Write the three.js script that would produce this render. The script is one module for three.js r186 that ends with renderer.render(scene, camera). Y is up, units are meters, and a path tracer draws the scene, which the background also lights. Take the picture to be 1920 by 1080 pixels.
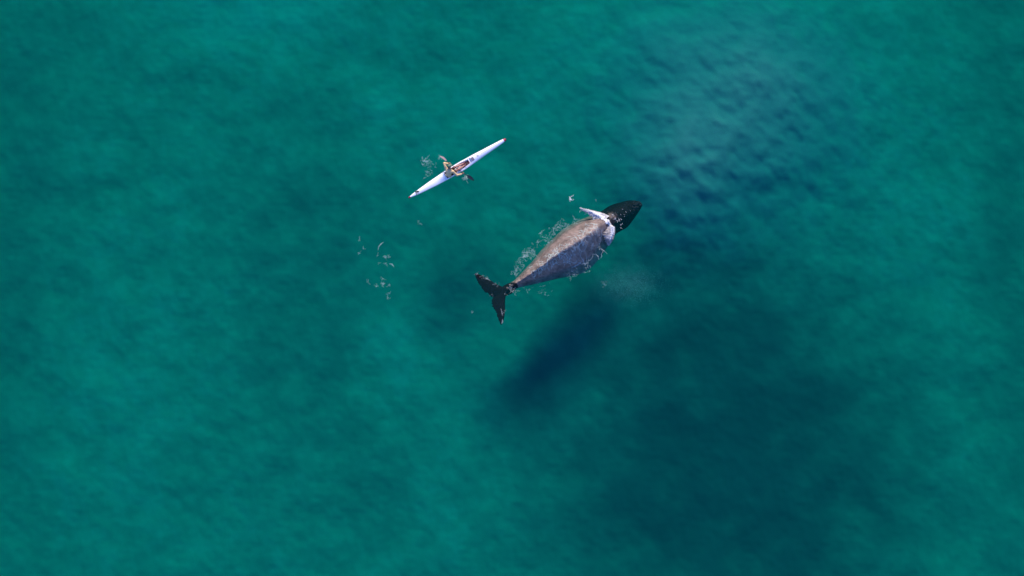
import * as THREE from 'three';
import { mergeGeometries } from 'three/addons/utils/BufferGeometryUtils.js';
import { createNoise2D, createNoise3D } from 'simplex-noise';

// ---------------------------------------------------------------- camera, sky, sun, exposure
const scene = new THREE.Scene();
const DIST = 45, TILT = THREE.MathUtils.degToRad(6), PXM = 35.4;      // a drone 45 m up, looking almost straight down
const FOV = 2 * Math.atan(540 / (PXM * DIST)) * 180 / Math.PI;
const camera = new THREE.PerspectiveCamera(FOV, 16 / 9, 0.5, 4000);
camera.position.set(0, DIST * Math.cos(TILT), DIST * Math.sin(TILT));
camera.up.set(0, 0, -1);
camera.lookAt(0, 0, 0);
camera.updateMatrixWorld();

const renderer = new THREE.WebGLRenderer({ antialias: true });
renderer.toneMapping = THREE.LinearToneMapping;
renderer.toneMappingExposure = 1.2;
renderer.shadowMap.enabled = true;

const SKY_W = 256, SKY_H = 128, skyData = new Float32Array(SKY_W * SKY_H * 4);
for (let j = 0; j < SKY_H; j++) {
  const e = Math.max(0, ((j + 0.5) / SKY_H - 0.5) * 2), k = Math.pow(1 - e, 3.2);   // 0 horizon .. 1 zenith
  for (let i = 0; i < SKY_W; i++) {
    const o = (j * SKY_W + i) * 4;
    skyData[o] = 0.055 + 0.38 * k; skyData[o + 1] = 0.185 + 0.44 * k; skyData[o + 2] = 0.74 + 0.24 * k; skyData[o + 3] = 1;
  }
}
const skyTex = new THREE.DataTexture(skyData, SKY_W, SKY_H, THREE.RGBAFormat, THREE.FloatType);
skyTex.mapping = THREE.EquirectangularReflectionMapping; skyTex.magFilter = THREE.LinearFilter; skyTex.minFilter = THREE.LinearFilter; skyTex.needsUpdate = true;
scene.background = skyTex; scene.environment = skyTex;

const sun = new THREE.DirectionalLight(new THREE.Color().setRGB(1, 0.87, 0.745), 5);
const SUN_EL = THREE.MathUtils.degToRad(33), SUN_AZ = THREE.MathUtils.degToRad(5);   // from the far side, a touch to the right
sun.position.set(Math.cos(SUN_EL) * Math.sin(SUN_AZ), Math.sin(SUN_EL), -Math.cos(SUN_EL) * Math.cos(SUN_AZ)).multiplyScalar(120);
sun.castShadow = true; sun.shadow.radius = 29; sun.shadow.mapSize.set(4096, 4096);
Object.assign(sun.shadow.camera, { left: -45, right: 45, top: 45, bottom: -45, near: 10, far: 260 });
scene.add(sun, sun.target);

// ---------------------------------------------------------------- helpers
let seed = 20240611;
const rnd = () => { seed = (seed + 0x6d2b79f5) | 0; let t = Math.imul(seed ^ (seed >>> 15), 1 | seed); t = (t + Math.imul(t ^ (t >>> 7), 61 | t)) ^ t; return ((t ^ (t >>> 14)) >>> 0) / 4294967296; };
const gauss = () => { let s = 0; for (let i = 0; i < 6; i++) s += rnd(); return (s - 3) / 0.707; };
const noise2 = createNoise2D(rnd), noise3 = createNoise3D(rnd);
const fbm2 = (x, y, n = 4) => { let s = 0, a = 0.5; for (let i = 0; i < n; i++) { s += a * noise2(x, y); x = x * 2.03 + 11.7; y = y * 2.03 - 5.3; a *= 0.5; } return s; };
const lerp = THREE.MathUtils.lerp, clamp = THREE.MathUtils.clamp, smooth = THREE.MathUtils.smoothstep;
const V = (x, y, z) => new THREE.Vector3(x, y, z);
const lin = (r, g, b) => new THREE.Color().setRGB(r, g, b);

// photograph pixel (1920 x 1080) -> point on the level y
function at(px, py, y = 0) {
  const p = V(px / 960 - 1, 1 - py / 540, 0.5).unproject(camera).sub(camera.position);
  return camera.position.clone().addScaledVector(p, (y - camera.position.y) / p.y);
}
const used = {};
const numbered = (n) => { used[n] = (used[n] ?? -1) + 1; return used[n] ? n + '_' + String(used[n]).padStart(3, '0') : n; };
function obj(name, geometry, material, parent = scene) {
  const m = new THREE.Mesh(geometry, material);
  m.name = parent === scene ? numbered(name) : name; m.castShadow = m.receiveShadow = true; parent.add(m); return m;
}
function thing(name, label, category, pos = [0, 0, 0], turn = 0, group) {
  const o = new THREE.Group(); o.name = numbered(name); o.position.set(...pos); o.rotation.y = turn; o.userData = { label, category };
  if (group) o.userData.group = group;
  scene.add(o); return o;
}
function gridGeometry(nu, nv, fn, color, closeV = false) {       // fn(i, j) -> Vector3
  const pos = [], uv = [], col = [], idx = [], cols = closeV ? nv : nv;
  for (let i = 0; i < nu; i++) for (let j = 0; j < cols; j++) {
    const p = fn(i, j); pos.push(p.x, p.y, p.z); uv.push(p.u ?? p.x, p.v ?? p.z);
    if (color) { const c = color(i, j, p); col.push(c.r, c.g, c.b); }
  }
  for (let i = 0; i < nu - 1; i++) for (let j = 0; j < (closeV ? cols : cols - 1); j++) {
    const a = i * cols + j, b = i * cols + (j + 1) % cols, c = a + cols, d = b + cols;
    idx.push(a, b, d, a, d, c);
  }
  const g = new THREE.BufferGeometry();
  g.setAttribute('position', new THREE.Float32BufferAttribute(pos, 3)); g.setAttribute('uv', new THREE.Float32BufferAttribute(uv, 2));
  if (color) g.setAttribute('color', new THREE.Float32BufferAttribute(col, 3));
  g.setIndex(idx); g.computeVertexNormals(); return g;
}
function noiseTexture(n, f, rep) {                               // grey, tiling noise
  const d = new Uint8Array(n * n * 4);
  for (let j = 0; j < n; j++) for (let i = 0; i < n; i++) {
    const v = clamp(f(i / n, j / n), 0, 1) * 255, o = (j * n + i) * 4; d[o] = d[o + 1] = d[o + 2] = v; d[o + 3] = 255;
  }
  const t = new THREE.DataTexture(d, n, n); t.wrapS = t.wrapT = THREE.RepeatWrapping; t.magFilter = t.minFilter = THREE.LinearFilter; t.repeat.set(rep, rep); t.needsUpdate = true; return t;
}
const TAU = Math.PI * 2;
const tiled = (u, v, f) => {                                     // noise on a torus, so that it tiles
  const a = u * TAU, b = v * TAU; return noise3(Math.cos(a) * f + 7.1 * Math.cos(b), Math.sin(a) * f + 3.3 * Math.sin(b) * f, Math.cos(b) * f + Math.sin(b) * 1.7 * f);
};

// ---------------------------------------------------------------- the setting: seabed and sea
const DEPTH = 4.35;
function axis(lo, hi, step, far) {                               // even steps in the middle, growing ones out to the horizon
  const a = []; for (let x = lo; x <= hi + 1e-6; x += step) a.push(x);
  let s = step; for (let x = hi; x < far;) { s *= 1.5; x += s; a.push(x); }
  s = step; for (let x = lo; x > -far;) { s *= 1.5; x -= s; a.unshift(x); }
  return a;
}
// patches of sand, seaweed and painted shade on the bed, some widening the whale shadow: [px, py, rx, ry, turn, amount]; amount < 0 is dark seaweed and painted shade
const patches = [
  [855, 535, 95, 80, -20, -0.62], [1085, 600, 90, 55, -40, -0.3], [1115, 560, 80, 45, -20, -0.28], [1000, 725, 75, 70, -40, -0.28], [1010, 985, 150, 60, 10, -0.12], [700, 900, 70, 120, 0, -0.2], [1150, 960, 90, 60, 0, -0.25], [1240, 620, 70, 230, 0, -0.22],  // those beneath the whale paint its cast shadow wider
  [760, 570, 60, 90, 0, 0.25], [720, 700, 60, 80, 0, 0.22], [880, 205, 120, 60, -20, 0.22], [700, 200, 60, 120, 0, 0.2], [1120, 60, 160, 60, 0, 0.12], [900, 960, 130, 80, 0, 0.1],
  [1370, 880, 270, 270, 0, -2.1], [1320, 600, 150, 180, 0, -0.5], [975, 775, 45, 60, 20, -0.3], [1010, 700, 60, 50, -30, -0.2], [590, 480, 150, 240, 0, -0.3], [560, 760, 170, 160, 0, -0.14], [220, 740, 200, 200, 0, 0.12],  // painted shade at the whale shadow end; invented dark tone lower right
  [1700, 420, 200, 220, 0, 0.08], [480, 20, 180, 90, 0, 0.5], [20, 500, 90, 600, 0, -0.25], [1900, 500, 60, 600, 0, -0.3],
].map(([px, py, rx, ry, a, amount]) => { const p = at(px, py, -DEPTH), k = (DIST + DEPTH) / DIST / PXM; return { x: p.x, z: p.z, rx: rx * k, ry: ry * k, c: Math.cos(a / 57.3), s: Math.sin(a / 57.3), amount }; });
function bedTone(x, z) {
  const wx = x + 1.1 * fbm2(x * 0.22 + 3, z * 0.22, 3), wz = z + 1.1 * fbm2(x * 0.22 - 9, z * 0.22 + 5, 3);
  let t = 0;
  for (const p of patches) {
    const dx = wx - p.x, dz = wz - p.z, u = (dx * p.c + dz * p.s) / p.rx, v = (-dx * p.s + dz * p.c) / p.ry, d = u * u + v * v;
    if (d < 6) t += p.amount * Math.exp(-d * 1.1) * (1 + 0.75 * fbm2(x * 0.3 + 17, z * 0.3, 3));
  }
  return t + 0.17 * fbm2(x * 0.26, z * 0.26, 3) + 0.17 * fbm2(x * 0.9 + 40, z * 0.9, 5);
}
const addedShoals = [[1385, 165, 8.4, 7.4, 2.2], [1275, 360, 3.6, 3.6, 1.0]].map(([px, py, rx, rz, h]) => ({ p: at(px, py, -DEPTH + h), rx, rz, h }));  // invented rises, added for a paler mauve tone at the right
const addedShoal = (x, z) => { let y = 0; for (const q of addedShoals) y += q.h * Math.exp(-Math.pow((x - q.p.x) / q.rx, 2) - Math.pow((z - q.p.z) / q.rz, 2)); return y; };
const sand = lin(0.345, 0.34, 0.29), pale = lin(0.62, 0.60, 0.56), weedShade = lin(0.035, 0.085, 0.115), addedRock = lin(0.46, 0.26, 0.27);  // dark bed tone serves seaweed and painted shade alike
{
  const xs = axis(-36, 36, 0.2, 1500), zs = axis(-24, 24, 0.2, 1500);
  const c = new THREE.Color();
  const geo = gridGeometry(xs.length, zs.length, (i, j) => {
    const x = xs[i], z = zs[j]; return V(x, -DEPTH + addedShoal(x, z) * (1 + 0.1 * fbm2(x * 0.55 + 30, z * 0.55, 4)) + 0.22 * fbm2(x * 0.16, z * 0.16 + 8, 4), z);
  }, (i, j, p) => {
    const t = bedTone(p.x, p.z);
    const s = smooth(addedShoal(p.x, p.z) + 0.8 * fbm2(p.x * 0.5, p.z * 0.5, 5), 0.25, 1.8);
    (t > 0 ? c.lerpColors(sand, pale, 1 - Math.exp(-1.4 * t)) : c.lerpColors(sand, weedShade, 1 - Math.exp(1.5 * t))).lerp(addedRock, s);
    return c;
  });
  const grain = noiseTexture(512, () => 0.86 + 0.2 * (rnd() - 0.5), 0.12);
  // sand ripples: many short waves that tile over 16 m
  const waves = Array.from({ length: 70 }, () => { const a = -0.75 + gauss() * 0.9, f = 9 + 30 * rnd(); return [Math.round(f * Math.cos(a)), Math.round(f * Math.sin(a)), rnd() * TAU, 1 / (0.6 + f / 30)]; });
  const ripples = noiseTexture(768, (u, v) => { let h = 0; for (const [kx, ky, ph, w] of waves) h += w * Math.sin(TAU * (kx * u + ky * v) + ph); return 0.5 + h * 0.045; }, 1 / 16);
  const seabed = obj('seabed', geo, new THREE.MeshStandardMaterial({ name: 'sand and weed', vertexColors: true, map: grain, roughness: 1, bumpMap: ripples, bumpScale: 0.028 }));
  seabed.userData = { kind: 'structure', label: 'pale sandy seabed with dark seaweed and painted shade patches under the green water' };
}
// the surface: a long low swell with small wind ripples
const waterY = (x, z) => {
  const f = Math.exp(-Math.pow(Math.max(0, Math.hypot(x, z) - 36) / 14, 2));
  return f * (0.03 * Math.sin(0.55 * x + 0.95 * z + 0.6) + 0.035 * noise2(x * 0.5, z * 0.6) + 0.018 * noise2(x * 1.9 + 20, z * 1.5) + 0.009 * noise2(x * 4.3, z * 4.9 + 9));
};
{
  const xs = axis(-32, 32, 0.16, 1400), zs = axis(-20, 20, 0.16, 1400), nx = xs.length, nz = zs.length;
  const top = gridGeometry(nx, nz, (i, j) => V(xs[i], waterY(xs[i], zs[j]), zs[j]));
  // close the body with walls and a floor below the bed
  const pos = Array.from(top.attributes.position.array), idx = Array.from(top.index.array), FLOOR = -9;
  const corners = [[0, 0], [nx - 1, 0], [nx - 1, nz - 1], [0, nz - 1]], base = pos.length / 3;
  const ring = [];
  for (let i = 0; i < nx; i++) ring.push([i, 0]);
  for (let j = 1; j < nz; j++) ring.push([nx - 1, j]);
  for (let i = nx - 2; i >= 0; i--) ring.push([i, nz - 1]);
  for (let j = nz - 2; j > 0; j--) ring.push([0, j]);
  for (const [i, j] of ring) pos.push(xs[i], FLOOR, zs[j]);
  for (let k = 0; k < ring.length; k++) {
    const m = (k + 1) % ring.length, a = ring[k][0] * nz + ring[k][1], b = ring[m][0] * nz + ring[m][1];
    idx.push(a, b, base + m, a, base + m, base + k);
  }
  const foot = corners.map(([i, j]) => { pos.push(xs[i], FLOOR, zs[j]); return pos.length / 3 - 1; });
  idx.push(foot[0], foot[1], foot[2], foot[0], foot[2], foot[3]);
  const geo = new THREE.BufferGeometry();
  geo.setAttribute('position', new THREE.Float32BufferAttribute(pos, 3)); geo.setIndex(idx); geo.computeVertexNormals();
  const sea = obj('sea', geo, new THREE.MeshPhysicalMaterial({
    name: 'sea water', color: lin(0.001, 0.07, 0.07), roughness: 0.1, ior: 1.33, transparent: true, opacity: 0.14,
    thickness: 4, attenuationColor: lin(0.0012, 0.5, 0.375), attenuationDistance: 12,
  }));
  sea.userData = { kind: 'structure', label: 'calm clear teal green sea' };
}

// ---------------------------------------------------------------- the whale
const charcoal = lin(0.006, 0.006, 0.008), sheenHide = lin(0.26, 0.19, 0.16), white = lin(0.52, 0.5, 0.485), pallid = lin(0.36, 0.33, 0.31);
const whaleParts = [];
const rows = [ // left edge px, right edge px, top y, lowest y, peak of the roof (1 round .. 1.7 keeled)
  [937, 541, 945, 556, -0.12, -0.36, 2], [949, 533, 960, 550, -0.02, -0.45, 1.8], [961, 528, 969, 541, 0.12, -0.6, 1.5], [972, 518, 982, 537, 0.28, -0.8, 1.3],
  [984, 505, 1000, 533, 0.48, -1.05, 1.18], [999, 489, 1021, 528, 0.67, -1.25, 1.15], [1016, 468, 1047, 522, 0.84, -1.45, 1.15], [1036, 448, 1071, 517, 0.95, -1.6, 1.18],
  [1056, 430, 1094, 511, 0.99, -1.7, 1.24], [1078, 417, 1113, 497, 0.93, -1.75, 1.3], [1098, 408, 1130, 476, 0.75, -1.75, 1.45], [1115, 402, 1143, 456, 0.46, -1.7, 1.7],
  [1129, 395, 1154, 440, 0.16, -1.6, 2], [1141, 387, 1164, 433, -0.03, -1.45, 2.3], [1153, 382, 1176, 426, -0.08, -1.3, 2.4], [1165, 379, 1186, 414, -0.10, -1.15, 2.4],
  [1177, 376, 1193, 404, -0.14, -1.0, 2.3], [1189, 376, 1199, 395, -0.18, -0.8, 2.2], [1197, 378, 1202, 390, -0.24, -0.62, 2], [1201, 381, 1203, 386, -0.33, -0.46, 2],
].map((r) => { const yc = lerp(r[5], r[4], 0.42); return { L: at(r[0], r[1], Math.min(yc, 0)), R: at(r[2], r[3], Math.min(yc, 0)), top: r[4], low: r[5], peak: r[6] }; });
function along(u) {                                              // Catmull-Rom through the rows
  const n = rows.length - 1, k = clamp(Math.floor(u * n), 0, n - 1), t = u * n - k;
  const pick = (f) => { const a = f(rows[Math.max(0, k - 1)]), b = f(rows[k]), c = f(rows[k + 1]), d = f(rows[Math.min(n, k + 2)]); return b + 0.5 * t * (c - a + t * (2 * a - 5 * b + 4 * c - d + t * (3 * (b - c) + d - a))); };
  return { L: V(pick((r) => r.L.x), 0, pick((r) => r.L.z)), R: V(pick((r) => r.R.x), 0, pick((r) => r.R.z)), top: pick((r) => r.top), low: pick((r) => r.low), peak: pick((r) => r.peak) };
}
{
  const NU = 260, NV = 96, c = new THREE.Color();
  const pt = (i, j) => {
    const u = i / (NU - 1), s = along(u), th = j / NV * TAU, yc = lerp(s.low, s.top, 0.42);
    const cx = Math.cos(th), sy = Math.sin(th), mid = s.L.clone().lerp(s.R, 0.5), half = s.L.clone().sub(s.R).multiplyScalar(0.5);
    const tent = 1 - Math.pow(Math.abs(cx), s.peak), lift = sy > 0 ? tent : -Math.pow(-sy, 0.85);
    let y = sy > 0 ? yc + (s.top - yc) * lift : yc + (yc - s.low) * lift;
    // small dorsal hump, about a third of the way forward, and knuckles along the keel behind it
    const keel = Math.pow(Math.max(0, sy), 14);
    y += keel * (0.13 * Math.exp(-Math.pow((u - 0.27) / 0.022, 2)) + 0.02 * Math.sin(u * 190) * smooth(u, 0.03, 0.07) * (1 - smooth(u, 0.22, 0.3)));
    // blowhole splash guard
    y += 0.07 * Math.pow(Math.max(0, sy), 6) * Math.exp(-Math.pow((u - 0.69) / 0.012, 2));
    const p = mid.addScaledVector(half, cx + 0.13 * smooth(u, 0.15, 0.4) * (1 - smooth(u, 0.55, 0.66)) * (1 - cx * cx) * (sy > 0 ? 1 : 0)); p.y = y;
    const skin = 0.024 * noise3(p.x * 2.2, p.y * 2.2, p.z * 2.2) + 0.018 * noise3(u * 60, th * 2.2, 3) + 0.005 * noise3(p.x * 9, p.y * 9, p.z * 9);
    p.y += skin * (sy > 0 ? 1 : 0.3);
    p.u = u * 9; p.v = th; return p;
  };
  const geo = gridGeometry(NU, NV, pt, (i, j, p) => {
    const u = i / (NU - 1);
    // skin tone, the same right round the girth: black head and tail, brown-grey trunk paled by painted sun sheen
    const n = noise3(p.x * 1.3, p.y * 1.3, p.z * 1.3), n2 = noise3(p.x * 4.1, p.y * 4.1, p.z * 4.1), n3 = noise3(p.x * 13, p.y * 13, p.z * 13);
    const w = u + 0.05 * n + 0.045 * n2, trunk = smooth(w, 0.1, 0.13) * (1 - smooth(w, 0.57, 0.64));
    c.lerpColors(charcoal, sheenHide, clamp(trunk * (0.82 + 0.25 * n + 0.28 * n2), 0, 1.2));
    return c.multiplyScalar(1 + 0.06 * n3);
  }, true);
  const capAt = (i) => { const q = V(0, 0, 0); for (let j = 0; j < NV; j++) q.add(pt(i, j)); return q.divideScalar(NV); };
  // close both ends
  const P = Array.from(geo.attributes.position.array), U = Array.from(geo.attributes.uv.array), C = Array.from(geo.attributes.color.array), I = Array.from(geo.index.array);
  for (const [i, flip] of [[0, false], [NU - 1, true]]) {
    const q = capAt(i), n = P.length / 3; P.push(q.x, q.y, q.z); U.push(0, 0); C.push(charcoal.r, charcoal.g, charcoal.b);
    for (let j = 0; j < NV; j++) { const a = i * NV + j, b = i * NV + (j + 1) % NV; flip ? I.push(a, b, n) : I.push(b, a, n); }
  }
  const g2 = new THREE.BufferGeometry();
  g2.setAttribute('position', new THREE.Float32BufferAttribute(P, 3)); g2.setAttribute('uv', new THREE.Float32BufferAttribute(U, 2)); g2.setAttribute('color', new THREE.Float32BufferAttribute(C, 3));
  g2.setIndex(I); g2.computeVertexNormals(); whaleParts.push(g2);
}
function blade(st, color, thick, ragged = 0, mottled = 0.15) {       // a fin: stations [lead px, trail px, y], lens-shaped in section
  const NU = 44, NV = 28, n = st.length - 1, c = new THREE.Color();
  const a = st.map((s) => ({ L: at(s[0], s[1], s[4]), T: at(s[2], s[3], s[4]) }));
  const geo = gridGeometry(NU, NV, (i, j) => {
    const u = i / (NU - 1) * n, k = Math.min(n - 1, Math.floor(u)), t = u - k, th = j / NV * TAU;
    const pick = (f) => { const p0 = f(a[Math.max(0, k - 1)]), p1 = f(a[k]), p2 = f(a[k + 1]), p3 = f(a[Math.min(n, k + 2)]); return p1 + 0.5 * t * (p2 - p0 + t * (2 * p0 - 5 * p1 + 4 * p2 - p3 + t * (3 * (p1 - p2) + p3 - p0))); };
    const L = V(pick((q) => q.L.x), pick((q) => q.L.y), pick((q) => q.L.z)), T = V(pick((q) => q.T.x), pick((q) => q.T.y), pick((q) => q.T.z));
    const x = 0.5 - 0.5 * Math.cos(th), rag = ragged * x * (noise2(i * 0.55, 3 + st[0][0]) + 0.6 * noise2(i * 1.7, 9)) * Math.sin(Math.PI * clamp(i / (NU - 1), 0.02, 0.98));
    const p = L.lerp(T, x + rag), w = (1 - i / (NU - 1)) * 0.75 + 0.25;
    p.y += 0.5 * thick * w * Math.sin(th) * (1.25 - 0.6 * x) + 0.012 * noise3(p.x * 5, p.z * 5, 1);
    p.u = i / 12; p.v = x; return p;
  }, (i, j, p) => c.copy(color).multiplyScalar(1 + mottled * noise3(p.x * 5, 2, p.z * 5)), true);
  return geo;
}
whaleParts.push(blade([[956, 538, 936, 559, -0.2], [944, 538, 925, 558, -0.17], [930, 532, 917, 552, -0.12], [917, 524, 906, 543, -0.09], [904, 517, 898, 532, -0.07], [895, 513, 893, 522, -0.06], [890, 513, 891, 516, -0.06]], charcoal, 0.2, 0.1));
whaleParts.push(blade([[954, 541, 932, 548, -0.2], [949, 552, 923, 560, -0.17], [947, 566, 923, 571, -0.13], [947, 580, 929, 583, -0.09], [946, 592, 933, 595, -0.07], [943.5, 602, 937, 604, -0.06], [940, 609.5, 938.5, 608.5, -0.06]], charcoal, 0.2, 0.1));
whaleParts.push(blade([[1143, 405, 1127, 418, 0.18], [1131, 400, 1119, 413, 0.15], [1118, 396, 1110, 406, 0.1], [1104, 393, 1101, 400, 0.05], [1094, 391, 1093, 395, 0.01], [1086, 389, 1087, 391, -0.06]], white, 0.26, 0.34, 0.4));
whaleParts.push(blade([[1153, 425, 1140, 424, 0.2], [1153, 436, 1133, 434, 0.22], [1151, 447, 1131, 444, 0.2], [1147, 454, 1135, 452, 0.12], [1142, 461, 1139, 460, 0.0]], pallid, 0.26, 0.3, 0.5));
// knobs on the snout
for (let k = 0; k < 46; k++) {
  const u = 0.78 + 0.19 * rnd(), s = along(u), side = (rnd() - 0.5) * 0.8, g = new THREE.SphereGeometry(0.035 + 0.025 * rnd(), 7, 5); g.scale(1.2, 0.6, 1);
  const p = s.L.clone().lerp(s.R, 0.5 + side), h = lerp(s.low, s.top, 0.42), c2 = 2 * Math.abs(side);
  g.translate(p.x, h + (s.top - h) * (1 - Math.pow(c2, s.peak)), p.z);
  const col = []; for (let i = 0; i < g.attributes.position.count; i++) col.push(0.02, 0.02, 0.023);
  g.setAttribute('color', new THREE.Float32BufferAttribute(col, 3)); whaleParts.push(g);
}
const whaleBump = noiseTexture(256, (u, v) => 0.5 + 0.3 * tiled(u, v, 4) + 0.2 * tiled(u, v, 11), 0.6);
const wetRough = noiseTexture(256, (u, v) => 0.38 + 0.14 * tiled(u, v, 3) + 0.08 * tiled(u, v, 8), 0.35);
const whaleSkin = new THREE.MeshPhysicalMaterial({ name: 'wet whale skin', vertexColors: true, roughness: 1, roughnessMap: wetRough, bumpMap: whaleBump, bumpScale: 0.02, specularIntensity: 0.8 });
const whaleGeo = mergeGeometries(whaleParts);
{ // two looks: wet skin in the air shines, skin under water does not (water and skin bend light alike)
  const id = whaleGeo.index.array, y = whaleGeo.attributes.position, dry = [], sunk = [];
  for (let t = 0; t < id.length; t += 3) (Math.max(y.getY(id[t]), y.getY(id[t + 1]), y.getY(id[t + 2])) > -0.01 ? dry : sunk).push(id[t], id[t + 1], id[t + 2]);
  whaleGeo.setIndex([...dry, ...sunk]); whaleGeo.clearGroups(); whaleGeo.addGroup(0, dry.length, 0); whaleGeo.addGroup(dry.length, sunk.length, 1);
}
const sunkSkin = new THREE.MeshPhysicalMaterial({ name: 'whale skin under water', vertexColors: true, roughness: 0.7, specularIntensity: 0.08 });
const origin = at(1075, 470, 0); whaleGeo.translate(-origin.x, 0, -origin.z);
const whale = thing('humpback_whale', 'large dark humpback whale swimming at the surface beside the white boat', 'whale', [origin.x, 0, origin.z]);
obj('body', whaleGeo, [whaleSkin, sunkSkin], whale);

// height of the whale's back on a 4 cm raster, so that foam and films of water lie on it
const RES = 0.04, RX0 = -6, RZ0 = -8, RNX = 400, RNZ = 350, raster = new Float32Array(RNX * RNZ).fill(-99);
{
  const p = whaleGeo.attributes.position, id = whaleGeo.index, A = V(), B = V(), C = V();
  for (let t = 0; t < id.count; t += 3) {
    [A, B, C].forEach((v, k) => { v.fromBufferAttribute(p, id.getX(t + k)); v.x += origin.x; v.z += origin.z; });
    const x0 = Math.floor((Math.min(A.x, B.x, C.x) - RX0) / RES), x1 = Math.ceil((Math.max(A.x, B.x, C.x) - RX0) / RES), z0 = Math.floor((Math.min(A.z, B.z, C.z) - RZ0) / RES), z1 = Math.ceil((Math.max(A.z, B.z, C.z) - RZ0) / RES);
    const d = (B.z - C.z) * (A.x - C.x) + (C.x - B.x) * (A.z - C.z); if (Math.abs(d) < 1e-9) continue;
    for (let i = x0; i <= x1; i++) for (let j = z0; j <= z1; j++) {
      if (i < 0 || j < 0 || i >= RNX || j >= RNZ) continue;
      const x = RX0 + i * RES, z = RZ0 + j * RES, a = ((B.z - C.z) * (x - C.x) + (C.x - B.x) * (z - C.z)) / d, b = ((C.z - A.z) * (x - C.x) + (A.x - C.x) * (z - C.z)) / d;
      if (a < -0.05 || b < -0.05 || a + b > 1.05) continue;
      const y = a * A.y + b * B.y + (1 - a - b) * C.y; if (y > raster[i * RNZ + j]) raster[i * RNZ + j] = y;
    }
  }
}
function topY(x, z) {
  const w = waterY(x, z), fi = (x - RX0) / RES, fj = (z - RZ0) / RES, i = Math.floor(fi), j = Math.floor(fj);
  if (i < 0 || j < 0 || i >= RNX - 1 || j >= RNZ - 1) return w;
  const h = Math.max(raster[i * RNZ + j], raster[(i + 1) * RNZ + j], raster[i * RNZ + j + 1], raster[(i + 1) * RNZ + j + 1]);
  return Math.max(w, h);
}

// ---------------------------------------------------------------- foam
class Foam {
  constructor() { this.p = []; this.i = []; }
  blob(x, z, r, h = 0.015) {                                      // an irregular low dome, draped
    const n = 9, b = this.p.length / 3, a0 = rnd() * TAU, e = 0.55 + 0.45 * rnd(), ph = rnd() * TAU;
    this.p.push(x, topY(x, z) + h + r * 0.25, z);
    for (let k = 0; k < n; k++) {
      const a = a0 + k / n * TAU, q = r * (0.6 + 0.7 * rnd()), dx = q * Math.cos(a), dz = q * e * Math.sin(a), X = x + dx * Math.cos(ph) - dz * Math.sin(ph), Z = z + dx * Math.sin(ph) + dz * Math.cos(ph);
      this.p.push(X, topY(X, Z) + 0.004, Z);
    }
    for (let k = 0; k < n; k++) this.i.push(b, b + 1 + (k + 1) % n, b + 1 + k);
  }
  ribbon(pts, w, h = 0.012, ragged = 0.5) {                        // a wandering strand, pts are [x, z]
    const cur = new THREE.CatmullRomCurve3(pts.map(([x, z]) => V(x, 0, z))), L = cur.getLength(), n = Math.max(6, Math.ceil(L / 0.035)), b = this.p.length / 3, s0 = rnd() * 99;
    for (let k = 0; k <= n; k++) {
      const t = k / n, c = cur.getPoint(t), d = cur.getTangent(t), ww = w * Math.pow(Math.sin(Math.PI * clamp(t, 0.04, 0.96)), 0.6) * (1 + ragged * noise2(k * 0.35, s0));
      for (const e of [-1, 0, 1]) { const X = c.x - d.z * ww * e * (1 + 0.3 * ragged * noise2(k * 0.9, s0 + e * 7)), Z = c.z + d.x * ww * e; this.p.push(X, topY(X, Z) + (e ? 0.004 : h), Z); }
    }
    for (let k = 0; k < n; k++) for (const e of [0, 1]) { const a = b + k * 3 + e; this.i.push(a, a + 1, a + 4, a, a + 4, a + 3); }
  }
  lace(px, py, rpx, count, size) {                                 // flecks and short strands round a pixel
    const q = at(px, py, 0), R = rpx / PXM;
    for (let k = 0; k < count * 1.3; k++) {                          // clots and threads of small bubbles
      let x = q.x + gauss() * R * 0.52, z = q.z + gauss() * R * 0.52, a = rnd() * TAU; const m = 4 + Math.floor(rnd() * 12), step = size * 0.3;
      for (let e = 0; e < m; e++) { this.blob(x, z, size * (0.1 + 0.17 * rnd()), 0.005); a += gauss() * 0.6; x += Math.cos(a) * step + gauss() * size * 0.12; z += Math.sin(a) * step + gauss() * size * 0.12; }
    }
    return this;
  }
  path(list, w, h, ragged) { this.ribbon(list.map(([x, y, yy = 0]) => { const q = at(x, y, yy); return [q.x, q.z]; }), w, h, ragged); return this; }
  build(label, mat = foamMat, name = 'sea_foam') {
    const g = new THREE.BufferGeometry(); g.setAttribute('position', new THREE.Float32BufferAttribute(this.p, 3)); g.setIndex(this.i); g.computeVertexNormals();
    const o = obj(name, g, mat); o.userData = { label, category: 'foam', kind: 'stuff' }; return o;
  }
}
const foamMat = new THREE.MeshPhysicalMaterial({ name: 'foam', color: lin(0.6, 0.7, 0.66), roughness: 0.6, transparent: true, opacity: 0.27 });
const washMat = new THREE.MeshPhysicalMaterial({ name: 'white water', color: lin(0.75, 0.74, 0.72), roughness: 0.45, transparent: true, opacity: 0.85 });

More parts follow.
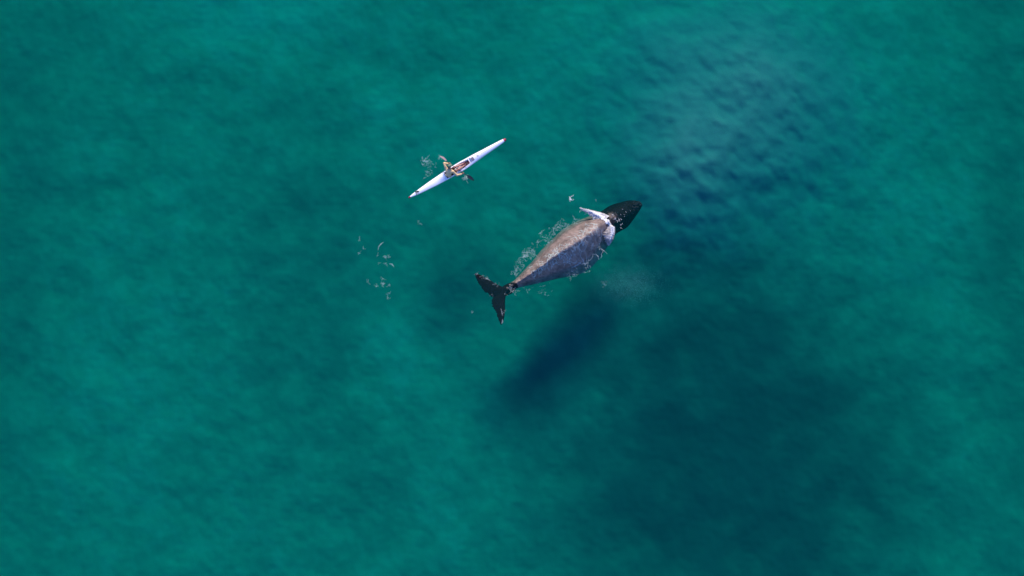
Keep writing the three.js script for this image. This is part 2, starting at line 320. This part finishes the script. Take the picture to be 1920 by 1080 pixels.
new Foam().lace(800, 301, 9, 22, 0.07).lace(802, 323, 8, 10, 0.06).lace(812, 310, 10, 8, 0.04).lace(824, 296, 4, 6, 0.05).build('white splash flecks behind the paddler on the raised paddle side', foamMat);
new Foam().lace(874, 333, 3.5, 16, 0.07).build('small white splash where the black paddle blade dips', foamMat);
{
  const f = new Foam();
  for (const [x, y, r, n] of [[988, 476, 9, 36], [999, 473, 6, 22], [982, 482, 6, 16], [970, 505, 6, 16], [966, 513, 6, 12], [975, 492, 6, 12], [1015, 437, 5, 8], [1026, 447, 7, 10], [1037, 433, 6, 12], [1048, 425, 8, 18], [1058, 422, 7, 16], [1028, 452, 8, 10], [1008, 456, 8, 8], [1078, 412, 7, 10], [962, 545, 7, 10], [958, 541, 4, 6]]) f.lace(x, y, r, n, 0.055);
  f.build('broken white foam along the sunny flank of the whale', foamMat);
}
{
  const f = new Foam();
  for (const [x, y, r, n] of [[1074, 511, 6, 10], [1067, 517, 7, 8], [1124, 463, 5, 6], [1134, 531, 4, 5], [1100, 507, 8, 6], [1020, 540, 14, 10], [990, 541, 10, 6]]) f.lace(x, y, r, n, 0.05);
  f.build('faint foam flecks along the shaded flank of the whale', foamMat);
}
{
  const f = new Foam();
  for (const [x, y, r, n] of [[894, 514, 3, 8], [905, 518, 4, 6], [913, 522, 3, 7], [928, 532, 3, 4], [934, 535, 3, 4], [947, 550, 2, 3], [946, 584, 2, 5], [943, 590, 2, 3], [920, 552, 4, 3]]) f.lace(x, y, r, n, 0.035);
  f.path([[939, 578], [941, 586], [942, 592]], 0.02); f.path([[942, 598], [942, 604], [940, 607]], 0.03); f.path([[908, 521], [914, 523], [920, 527]], 0.02);
  f.build('tiny bright bubbles along the edges of the tail flukes', foamMat);
}
new Foam().lace(1070, 373, 1.8, 5, 0.06).build('lone bright foam fleck ahead of the white flipper', washMat);
{
  const f = new Foam();
  for (const [x, y, r, n] of [[674, 449, 3, 4], [682, 466, 2, 3], [674, 474, 3, 4], [723, 482, 2.5, 8], [730, 482, 2, 4], [709, 480, 2, 2], [711, 494, 2, 3], [724, 494, 2.5, 4], [690, 528, 3, 3], [706, 535, 2.5, 6], [719, 533, 3, 8], [729, 535, 3, 4], [728, 551, 4, 7], [727, 561, 3, 4], [718, 522, 6, 5], [786, 416, 1.5, 2], [790, 421, 1.5, 3], [886, 587, 1, 2], [1118, 375, 1, 2]]) f.lace(x, y, r, n, 0.045);
  f.path([[709, 469], [710, 463], [714, 458], [719, 454]], 0.03); f.path([[730, 495], [735, 496], [739, 501]], 0.03);
  f.build('scattered foam flecks drifting on open water behind the whale', foamMat);
}
// white water spilling over the neck between the flippers
{
  const f = new Foam();
  f.path([[1112, 401, 0.2], [1122, 404, 0.25], [1131, 409, 0.3], [1139, 416, 0.3], [1147, 424, 0.3], [1148, 433, 0.25], [1146, 442, 0.2], [1143, 452, 0.1]], 0.11, 0.07, 0.6);
  f.path([[1133, 409, 0.25], [1141, 417, 0.3], [1147, 424, 0.3], [1148, 434, 0.25]], 0.07, 0.11, 0.5);
  f.path([[1104, 396, 0.1], [1114, 399, 0.2], [1124, 405, 0.25], [1130, 413, 0.3]], 0.07, 0.06, 0.5);
  f.lace(1150, 408, 5, 5, 0.04).lace(1160, 415, 7, 4, 0.04).lace(1164, 424, 5, 4, 0.035).lace(1170, 400, 12, 4, 0.025).lace(1130, 408, 5, 10, 0.05).lace(1140, 446, 5, 8, 0.05).lace(1102, 396, 6, 9, 0.045).lace(1092, 392, 4, 6, 0.04);
  f.build('white water spilling across the neck of the whale', washMat, 'white_water');
}
// films and rivulets running off the back
{
  const f = new Foam(), ax = V(0.83, 0, -0.56), nx = V(0.56, 0, 0.83);
  const strand = (px, py, n, len, w, dir) => { const c = at(px, py, 0.4); let x = c.x, z = c.z, a = Math.atan2(dir.z, dir.x) + gauss() * 0.45; const q = [[x, z]]; for (let m = 0; m < n; m++) { a += gauss() * 0.5; x += Math.cos(a) * len; z += Math.sin(a) * len; q.push([x, z]); } f.ribbon(q, w, 0.01, 0.8); };
  for (let k = 0; k < 170; k++) {                                  // sunny half
    const t = rnd(), s = rnd() * 0.5, L = [lerp(990, 1110, t), lerp(500, 408, t)], R = [lerp(1015, 1135, t), lerp(530, 470, t)];
    strand(lerp(L[0], R[0], s), lerp(L[1], R[1], s), 3, 0.07 + 0.06 * rnd(), 0.012 + 0.014 * rnd(), nx);
  }
  for (let k = 0; k < 34; k++) {                                   // shaded half
    const t = 0.35 + 0.65 * rnd(), s = 0.5 + 0.45 * rnd(), L = [lerp(990, 1110, t), lerp(500, 408, t)], R = [lerp(1015, 1135, t), lerp(530, 470, t)];
    strand(lerp(L[0], R[0], s), lerp(L[1], R[1], s), 4, 0.08 + 0.1 * rnd(), 0.01 + 0.014 * rnd(), rnd() < 0.6 ? ax : nx);
  }
  for (const q of [[[1070, 478], [1078, 468], [1088, 458], [1094, 448], [1104, 446], [1110, 452]], [[1050, 488], [1056, 480], [1063, 474]], [[1088, 480], [1094, 486], [1098, 494], [1104, 488]], [[1072, 500], [1082, 496], [1090, 490]], [[1122, 460], [1126, 453], [1126, 446]], [[1036, 497], [1044, 492], [1048, 494]], [[1060, 492], [1070, 490], [1078, 492], [1086, 484]]]) f.path(q.map(([x, y]) => [x, y, 0.4]), 0.03, 0.012, 0.7);
  f.build('thin rivulets of foam running over the back of the whale', foamMat);
}
// bubbles risen beside the head
{
  const N = 7000, im = new THREE.InstancedMesh(new THREE.IcosahedronGeometry(1, 0), new THREE.MeshStandardMaterial({ name: 'bubbles', color: lin(0.5, 0.58, 0.6), roughness: 0.4 }), N), m = new THREE.Matrix4();
  for (let k = 0; k < N; k++) {
    const a = gauss(), b = gauss(), y = -0.3 - 1.2 * rnd(), c = at(1178 + 32 * a + 8 * b, 534 + 18 * b - 4 * a, y), r = 0.0025 + 0.004 * rnd();
    m.makeScale(r, r, r).setPosition(c.x, y, c.z); im.setMatrixAt(k, m);
  }
  im.name = 'bubble_cloud'; im.userData = { label: 'pale cloud of rising bubbles in the water beside the whale', category: 'bubbles', kind: 'stuff' }; scene.add(im);
}

// ---------------------------------------------------------------- the boat: a white racing surf ski
const stern = at(766.5, 371, 0.15), bow = at(948, 261.5, 0.15), LEN = stern.distanceTo(bow), mid = stern.clone().lerp(bow, 0.5), HEAD = Math.atan2(-(bow.z - stern.z), bow.x - stern.x);
const place = [mid.x, 0, mid.z];
const boat = thing('surf_ski', 'long narrow white surf ski with red tips and open cockpit', 'kayak', place, HEAD);
const widths = [[0, 0.012], [0.02, 0.035], [0.06, 0.075], [0.12, 0.115], [0.25, 0.18], [0.38, 0.222], [0.48, 0.24], [0.56, 0.236], [0.65, 0.205], [0.78, 0.15], [0.9, 0.112], [0.965, 0.085], [0.988, 0.066], [1, 0.03]].map(([t, w]) => [t, w * 1.06]);
const halfW = (t) => { let k = 0; while (k < widths.length - 2 && widths[k + 1][0] < t) k++; const [a, b] = [widths[k], widths[k + 1]], u = clamp((t - a[0]) / (b[0] - a[0]), 0, 1); return lerp(a[1], b[1], u); };
const halfS = (t) => (halfW(t - 0.012) + halfW(t) * 2 + halfW(t + 0.012)) / 4;
const pitX = (x) => smooth(x, -0.76, -0.68) * (1 - smooth(x, 0.80, 0.86));
const pitHalf = (x) => 0.178 - 0.05 * smooth(x, 0.1, 0.8);
function deckY(x, z) {
  const t = clamp(x / LEN + 0.5, 0, 1), w = halfS(t), v = clamp(Math.abs(z) / w, 0, 1);
  const rim = 0.155 + 0.07 * Math.pow(Math.abs(2 * t - 1), 2.2) + 0.05 * smooth(t, 0.58, 0.72) * (1 - smooth(t, 0.75, 1)), crown = (0.055 + 0.02 * smooth(t, 0.56, 0.7)) * (1 - v * v) * clamp(w / 0.18, 0.25, 1);
  const floor = 0.055 + 0.05 * smooth(x, -0.52, -0.76) + 0.035 * Math.exp(-Math.pow((x + 0.02) / 0.12, 2)), pit = pitX(x) * (1 - smooth(Math.abs(z), pitHalf(x) - 0.025, pitHalf(x) + 0.012));
  return lerp(rim + crown, floor, pit);
}
const gelcoat = new THREE.MeshPhysicalMaterial({ name: 'white gelcoat', color: lin(0.84, 0.84, 0.84), roughness: 0.28, clearcoat: 0.6, clearcoatRoughness: 0.12 });
{
  const NU = 330, ND = 44, NB = 18;
  const g = gridGeometry(NU, ND + NB, (i, j) => {
    const e = i / (NU - 1), t = clamp(e, 0, 1), x = (t - 0.5) * LEN, w = halfS(t);
    if (j < ND) { const v = Math.sin((j / (ND - 1) - 0.5) * Math.PI * 0.999) * 0.35 + (j / (ND - 1) - 0.5) * 1.3, z = -v * w; return V(x, deckY(x, z), z); }
    const a = (j - ND + 1) / (NB + 1), z = -w * Math.cos(a * Math.PI), side = 0.155 + 0.07 * Math.pow(Math.abs(2 * t - 1), 2.2), keel = -0.1 + 0.16 * Math.pow(Math.abs(2 * t - 1), 4);
    return V(x, lerp(side - 0.02, keel, Math.pow(Math.sin(a * Math.PI), 0.55)), -z * -1 * 1.0);
  }, null, true);
  obj('hull', g, gelcoat, boat);
}
const deckSheet = (x0, x1, zh, lift, nx = 14, nz = 10) => gridGeometry(nx, nz, (i, j) => { const x = lerp(x0, x1, i / (nx - 1)), z = (0.5 - j / (nz - 1)) * 2 * (typeof zh === 'function' ? zh(x) : zh); return V(x, deckY(x, z) + lift, z); });
const plain = (name, c, r = 0.6, o = {}) => new THREE.MeshPhysicalMaterial({ name, color: c, roughness: r, ...o });
const maroon = plain('maroon foam lining', lin(0.15, 0.028, 0.04), 0.75), greyPad = plain('grey rubber', lin(0.17, 0.16, 0.19), 0.8), red = plain('red gelcoat', lin(0.42, 0.025, 0.05), 0.35), black = plain('black paint', lin(0.012, 0.012, 0.016), 0.45), webbing = plain('white webbing', lin(0.72, 0.7, 0.7), 0.7);
obj('seat', deckSheet(-0.68, -0.2, 0.145, 0.006), maroon, boat);
obj('footwell_mat', deckSheet(0.28, 0.75, (x) => pitHalf(x) - 0.035, 0.006), maroon, boat);
{ // pedal plate standing in the footwell, the strap over the feet, the hatch forward of the pit
  const plate = new THREE.BoxGeometry(0.03, 0.13, 0.2, 1, 3, 3); plate.rotateZ(-0.35); plate.translate(0.57, 0.13, 0); obj('foot_plate', plate, black, boat);
  obj('foot_strap', gridGeometry(4, 12, (i, j) => V(0.73 + i * 0.018, 0.2 + 0.03 * Math.cos((j / 11 - 0.5) * 3), (0.5 - j / 11) * 0.32)), webbing, boat);
  obj('deck_pad', deckSheet(0.87, 1.03, 0.1, 0.006), greyPad, boat);
  obj('deck_print', deckSheet(1.22, 1.33, 0.05, 0.004, 6, 6), plain('pale grey print', lin(0.5, 0.47, 0.5), 0.5), boat);
  obj('seam_line', deckSheet(1.5, 2.7, 0.006, 0.004, 30, 3), plain('seam grey', lin(0.62, 0.62, 0.65), 0.5), boat);
}
for (const [a, b, m] of [[0, 0.018, red], [0.979, 1, red]]) {     // caps over both tips
  const NU = 12, NV = 20;
  obj('tip_cap', gridGeometry(NU, NV, (i, j) => {
    const t = lerp(a, b, i / (NU - 1)), x = (t - 0.5) * LEN * 1.004, w = halfS(t) * 1.06 + 0.006, th = j / NV * TAU, s = Math.sin(th), c = Math.cos(th);
    const yt = deckY((t - 0.5) * LEN, 0) + 0.008, yb = -0.1 + 0.16 * Math.pow(Math.abs(2 * t - 1), 4) - 0.006;
    return V(x, lerp(yb, yt, 0.5 + 0.5 * Math.sign(s) * Math.pow(Math.abs(s), 0.5)), w * c);
  }, null, true), m, boat);
}
{ // dark emblem on the stern deck: a canopy over a stem, with a small dot
  const X0 = -LEN / 2 + 0.53, geos = [], drape = (pts) => pts.map(([dx, dz]) => V(X0 + dx, deckY(X0 + dx, dz) + 0.005, dz));
  const strip = (A, B, w0, w1, n = 6) => gridGeometry(n, 3, (i, j) => { const u = i / (n - 1), w = 1.6 * lerp(w0, w1, u) * (j - 1), dx = B[0] - A[0], dz = B[1] - A[1], l = Math.hypot(dx, dz); return drape([[lerp(A[0], B[0], u) - dz / l * w, lerp(A[1], B[1], u) + dx / l * w]])[0]; });
  // local +x is to the bow; the emblem reads upright in the picture
  const up = [0.517, -0.856], rt = [0.856, 0.517], Q = (r, u) => [1.8 * (rt[0] * r + up[0] * u), 1.4 * (rt[1] * r + up[1] * u)];
  geos.push(strip(Q(-0.065, 0.015), Q(0, 0.05), 0.014, 0.02), strip(Q(0.065, 0.015), Q(0, 0.05), 0.014, 0.02), strip(Q(-0.05, 0.02), Q(0.05, 0.02), 0.018, 0.018), strip(Q(-0.012, 0.045), Q(-0.012, -0.09), 0.012, 0.01), strip(Q(-0.05, 0.01), Q(-0.045, -0.05), 0.008, 0.006), strip(Q(0.03, 0.01), Q(0.02, -0.05), 0.008, 0.006), strip(Q(0.045, -0.045), Q(0.06, -0.05), 0.01, 0.01));
  obj('emblem', mergeGeometries(geos), black, boat);
}

// ---------------------------------------------------------------- the paddle
const tipR = V(0.43, -0.1, 0.97), tipL = V(-0.52, 0.98, -0.86), pole = tipL.clone().sub(tipR), PL = pole.length(); pole.divideScalar(PL);
const paddle = thing('kayak_paddle', 'double bladed paddle with dark shaft held across the white surf ski', 'paddle', place, HEAD);
{
  const line = (f0, f1) => new THREE.LineCurve3(tipR.clone().lerp(tipL, f0), tipR.clone().lerp(tipL, f1));
  obj('shaft', new THREE.TubeGeometry(line(0.17, 0.83), 8, 0.015, 10), plain('carbon shaft', lin(0.03, 0.03, 0.034), 0.35), paddle);
  for (const [f0, f1, face, mat, label] of [[0.2, 0, V(0.35, 0.8, 0.3), plain('black carbon blade', lin(0.012, 0.014, 0.016), 0.3), 'black blade dipping into the water'], [0.8, 1, V(0.72, 0.45, 0.1), plain('pinkish grey blade', lin(0.36, 0.24, 0.25), 0.4), 'pinkish grey blade seen nearly edge on']]) {
    const A = tipR.clone().lerp(tipL, f0), B = tipR.clone().lerp(tipL, f1), d = B.clone().sub(A).normalize(), n = face.clone().addScaledVector(d, -face.dot(d)).normalize(), s = d.clone().cross(n), NU = 22, NV = 18;
    const o = obj('blade', gridGeometry(NU, NV, (i, j) => {
      const u = i / (NU - 1), th = j / NV * TAU, w = 0.012 + 0.083 * Math.pow(Math.sin(Math.PI * Math.pow(clamp(u, 0.001, 0.999), 0.75)), 0.7), cup = 0.03 * Math.sin(Math.PI * u);
      return A.clone().lerp(B, u).addScaledVector(s, w * Math.cos(th)).addScaledVector(n, cup + 0.02 * Math.pow(Math.cos(th), 2) + 0.007 * Math.sin(th));
    }, null, true), mat, paddle); o.userData.label = label;
  }
}

// ---------------------------------------------------------------- the paddler
const person = thing('person', 'person in tan long sleeved shirt and green cap paddling the white surf ski', 'person', place, HEAD);
function netSurface(f, lo, hi, h) {                               // surface nets of a signed distance
  const n = [0, 1, 2].map((k) => Math.ceil((hi[k] - lo[k]) / h) + 1), [nx, ny, nz] = n, val = new Float32Array(nx * ny * nz), id = (i, j, k) => (i * ny + j) * nz + k;
  for (let i = 0; i < nx; i++) for (let j = 0; j < ny; j++) for (let k = 0; k < nz; k++) val[id(i, j, k)] = f(lo[0] + i * h, lo[1] + j * h, lo[2] + k * h);
  const vid = new Int32Array(nx * ny * nz).fill(-1), P = [], I = [];
  for (let i = 0; i < nx - 1; i++) for (let j = 0; j < ny - 1; j++) for (let k = 0; k < nz - 1; k++) {
    let c = 0, sx = 0, sy = 0, sz = 0;
    for (let a = 0; a < 8; a++) for (const b of [1, 2, 4]) {
      if (a & b) continue; const e = a | b, v0 = val[id(i + (a & 1), j + (a >> 1 & 1), k + (a >> 2))], v1 = val[id(i + (e & 1), j + (e >> 1 & 1), k + (e >> 2))];
      if ((v0 < 0) === (v1 < 0)) continue; const t = v0 / (v0 - v1); c++; sx += (a & 1) + t * (b === 1); sy += (a >> 1 & 1) + t * (b === 2); sz += (a >> 2) + t * (b === 4);
    }
    if (c) { vid[id(i, j, k)] = P.length / 3; P.push(lo[0] + (i + sx / c) * h, lo[1] + (j + sy / c) * h, lo[2] + (k + sz / c) * h); }
  }
  const quad = (a, b, c, d, flip) => { if (a < 0 || b < 0 || c < 0 || d < 0) return; flip ? I.push(a, c, b, a, d, c) : I.push(a, b, c, a, c, d); };
  for (let i = 1; i < nx - 1; i++) for (let j = 1; j < ny - 1; j++) for (let k = 1; k < nz - 1; k++) {
    const s = val[id(i, j, k)] < 0;
    if (s !== val[id(i + 1, j, k)] < 0) quad(vid[id(i, j - 1, k - 1)], vid[id(i, j, k - 1)], vid[id(i, j, k)], vid[id(i, j - 1, k)], !s);
    if (s !== val[id(i, j + 1, k)] < 0) quad(vid[id(i - 1, j, k - 1)], vid[id(i, j, k - 1)], vid[id(i, j, k)], vid[id(i - 1, j, k)], s);
    if (s !== val[id(i, j, k + 1)] < 0) quad(vid[id(i - 1, j - 1, k)], vid[id(i, j - 1, k)], vid[id(i, j, k)], vid[id(i - 1, j, k)], !s);
  }
  const g = new THREE.BufferGeometry(); g.setAttribute('position', new THREE.Float32BufferAttribute(P, 3)); g.setIndex(I); g.computeVertexNormals(); return g;
}
function bones(list, k = 0.03) {                                  // [[A, rA, B, rB], ...] -> smooth union of tapered capsules
  const L = list.map(([a, ra, b, rb]) => { const d = b.clone().sub(a); return { a, d, l: Math.max(1e-9, d.lengthSq()), ra, dr: rb - ra }; });
  return (x, y, z) => {
    let m = 9;
    for (const q of L) {
      const px = x - q.a.x, py = y - q.a.y, pz = z - q.a.z, t = clamp((px * q.d.x + py * q.d.y + pz * q.d.z) / q.l, 0, 1), dx = px - q.d.x * t, dy = py - q.d.y * t, dz = pz - q.d.z * t, d = Math.sqrt(dx * dx + dy * dy + dz * dz) - q.ra - q.dr * t;
      const h = Math.max(k - Math.abs(m - d), 0) / k; m = Math.min(m, d) - h * h * k * 0.25;
    }
    return m;
  };
}
function box(list, pad) { const lo = [9, 9, 9], hi = [-9, -9, -9]; for (const [a, ra, b, rb] of list) for (const [p, r] of [[a, ra], [b, rb]]) p.toArray().forEach((v, k) => { lo[k] = Math.min(lo[k], v - r - pad); hi[k] = Math.max(hi[k], v + r + pad); }); return [lo, hi]; }
const shape = (list, cell, k) => netSurface(bones(list, k), ...box(list, cell * 3), cell);
const elbow = (S, H, l1, l2, hint) => { const d = H.clone().sub(S), D = Math.min(d.length(), l1 + l2 - 0.005), u = d.normalize(), a = (l1 * l1 - l2 * l2 + D * D) / (2 * D), h = Math.sqrt(Math.max(0, l1 * l1 - a * a)), n = hint.clone().addScaledVector(u, -hint.dot(u)).normalize(); return S.clone().addScaledVector(u, a).addScaledVector(n, h); };
const gripR = tipR.clone().lerp(tipL, 0.325), gripL = tipR.clone().lerp(tipL, 0.715);
const hipL = V(-0.55, 0.17, -0.04), hipR = V(-0.55, 0.17, 0.11), waist = V(-0.56, 0.31, 0.05), chest = V(-0.48, 0.43, -0.03), neck = V(-0.37, 0.53, -0.13), headC = V(-0.33, 0.67, -0.2);
const shR = V(-0.31, 0.45, 0.09), shL = V(-0.53, 0.5, -0.24);
const facing = V(0.9, -0.25, -0.3).normalize();
const hand = (G, from) => {                                       // a fist round the shaft
  const A = pole, F = G.clone().sub(from), n = F.addScaledVector(A, -F.dot(A)).normalize(), b = A.clone().cross(n), P = (x, y, z) => G.clone().addScaledVector(A, x).addScaledVector(b, y).addScaledVector(n, z), L = [];
  L.push([P(-0.028, 0.018, -0.032), 0.017, P(0.028, 0.018, -0.032), 0.016], [P(-0.024, -0.012, -0.038), 0.018, P(0.024, -0.012, -0.038), 0.016]);
  [[-0.034, 0.9], [-0.012, 1], [0.011, 0.97], [0.033, 0.82]].forEach(([x, s]) => { const q = [P(x, 0.032, -0.022), P(x, 0.036 * s, 0.012), P(x, 0.008, 0.031 * s), P(x, -0.02 * s, 0.022)]; for (let k = 0; k < 3; k++) L.push([q[k], 0.0092, q[k + 1], 0.0085]); });
  const th = [P(-0.03, -0.028, -0.03), P(-0.045, -0.034, -0.004), P(-0.038, -0.026, 0.022)]; L.push([th[0], 0.012, th[1], 0.0105], [th[1], 0.0105, th[2], 0.009]);
  return { list: L, wrist: P(0, 0.004, -0.085) };
};
const eR0 = elbow(shR, gripR, 0.3, 0.34, V(-0.2, -0.6, 0.9)), eL0 = elbow(shL, gripL, 0.29, 0.27, V(-0.9, -0.5, -0.5));
const handR = hand(gripR, eR0), handL = hand(gripL, eL0);
const eR = elbow(shR, handR.wrist, 0.3, 0.28, V(-0.2, -0.6, 0.9)), eL = elbow(shL, handL.wrist, 0.29, 0.26, V(-0.9, -0.5, -0.5));
handR.list.push([handR.wrist, 0.026, gripR.clone().lerp(handR.wrist, 0.55), 0.024]); handL.list.push([handL.wrist, 0.026, gripL.clone().lerp(handL.wrist, 0.55), 0.024]);
const knee = (z) => V(-0.05, 0.30, z), ankle = (z) => V(0.4, 0.16, z), toe = (z) => V(0.5, 0.24, z);
const legs = [-1, 1].flatMap((s) => [[V(-0.47, 0.19, s * 0.085), 0.088, knee(s * 0.1), 0.058], [knee(s * 0.1), 0.056, V(0.09, 0.235, s * 0.085), 0.056], [V(0.09, 0.235, s * 0.085), 0.056, ankle(s * 0.06), 0.036], [V(0.375, 0.125, s * 0.06), 0.032, ankle(s * 0.06), 0.036], [V(0.4, 0.135, s * 0.06), 0.03, toe(s * 0.062), 0.026], [toe(s * 0.062), 0.03, V(0.515, 0.28, s * 0.065), 0.02]]);
const torso = [[hipL, 0.105, hipR, 0.105], [V(-0.55, 0.2, 0.04), 0.13, waist, 0.12], [waist, 0.12, chest, 0.145], [chest.clone().lerp(shL, 0.35), 0.12, chest.clone().lerp(shR, 0.35), 0.12], [shL, 0.062, shR, 0.062]];
const arms = [[shR, 0.058, eR, 0.043], [eR, 0.042, handR.wrist, 0.028], [shL, 0.058, eL, 0.043], [eL, 0.042, handL.wrist, 0.028]];
const bodyList = [...torso, ...arms, ...legs, [chest, 0.08, neck, 0.062], [neck, 0.056, headC.clone().add(V(-0.01, -0.06, 0)), 0.055]];
// head: skull, jaw, nose, brow, ears
const upH = V(0.25, 0.95, -0.05).addScaledVector(facing, -V(0.25, 0.95, -0.05).dot(facing)).normalize(), sideH = facing.clone().cross(upH), HP = (f, u, s) => headC.clone().addScaledVector(facing, f).addScaledVector(upH, u).addScaledVector(sideH, s);
const headList = [[HP(-0.02, 0.03, 0), 0.088, HP(0.02, 0.02, 0), 0.08], [HP(0.03, -0.03, 0), 0.062, HP(0.045, -0.08, 0), 0.038], [HP(0.09, 0.005, 0), 0.008, HP(0.112, -0.03, 0), 0.013], [HP(0.085, 0.03, -0.03), 0.012, HP(0.085, 0.03, 0.03), 0.012], [HP(0.083, -0.062, -0.018), 0.008, HP(0.083, -0.062, 0.018), 0.008],
  [HP(-0.005, 0.012, 0.083), 0.016, HP(0, -0.025, 0.08), 0.011], [HP(-0.005, 0.012, -0.083), 0.016, HP(0, -0.025, -0.08), 0.011], [HP(-0.02, -0.05, 0), 0.055, HP(-0.03, -0.1, 0), 0.054]];
const skin = plain('skin', lin(0.42, 0.2, 0.145), 0.55), shirtM = plain('tan shirt', lin(0.74, 0.5, 0.25), 0.9, { sheen: 0.3 }), shortsM = plain('dark maroon shorts', lin(0.035, 0.009, 0.011), 0.85), capM = plain('green cap', lin(0.13, 0.19, 0.115), 0.85), hairM = plain('black hair', lin(0.012, 0.011, 0.01), 0.6);
obj('body', mergeGeometries([shape(bodyList, 0.012, 0.035), shape(headList, 0.004, 0.02), shape(handR.list, 0.004, 0.006), shape(handL.list, 0.004, 0.006)]), skin, person);
const grow = (L, d) => L.map(([a, ra, b, rb]) => [a, ra + d, b, rb + d]);
obj('shirt', shape([...grow(torso, 0.014), ...grow([[shR, 0.058, eR, 0.046], [eR, 0.045, eR.clone().lerp(handR.wrist, 0.86), 0.034], [shL, 0.058, eL, 0.046], [eL, 0.045, eL.clone().lerp(handL.wrist, 0.86), 0.034]], 0.013)], 0.012, 0.035), shirtM, person);
obj('shorts', shape(grow([[V(-0.46, 0.17, -0.085), 0.094, V(-0.18, 0.262, -0.096), 0.074], [V(-0.46, 0.17, 0.085), 0.094, V(-0.18, 0.262, 0.096), 0.074], [V(-0.44, 0.18, -0.05), 0.11, V(-0.44, 0.18, 0.05), 0.11]], 0.012), 0.012, 0.03), shortsM, person);
const cap = obj('cap', shape([[HP(-0.025, 0.055, 0), 0.092, HP(0.02, 0.05, 0), 0.086]], 0.006, 0.01), capM, person);
{ const NU = 10, NV = 24; obj('brim', gridGeometry(NU, NV, (i, j) => { const a = (j / (NV - 1) - 0.5) * 2.1, r = lerp(0.085, 0.155 - 0.02 * Math.abs(a), i / (NU - 1)); return HP(r * Math.cos(a) + 0.005, 0.055 - 0.014 * (i / (NU - 1)) - 0.012 * a * a, r * Math.sin(a) * 0.95); }), capM, cap); }
obj('hair', shape([[HP(-0.05, 0.0, -0.03), 0.066, HP(-0.05, 0.0, 0.03), 0.066], [HP(-0.055, -0.03, -0.02), 0.055, HP(-0.055, -0.03, 0.02), 0.055]], 0.006, 0.02), hairM, person);
for (const s of [-1, 1]) { const e = new THREE.SphereGeometry(0.011, 10, 8), p = HP(0.087, 0.006, 0.031 * s); e.translate(p.x, p.y, p.z); obj('eye', e, hairM, person); }

renderer.render(scene, camera);
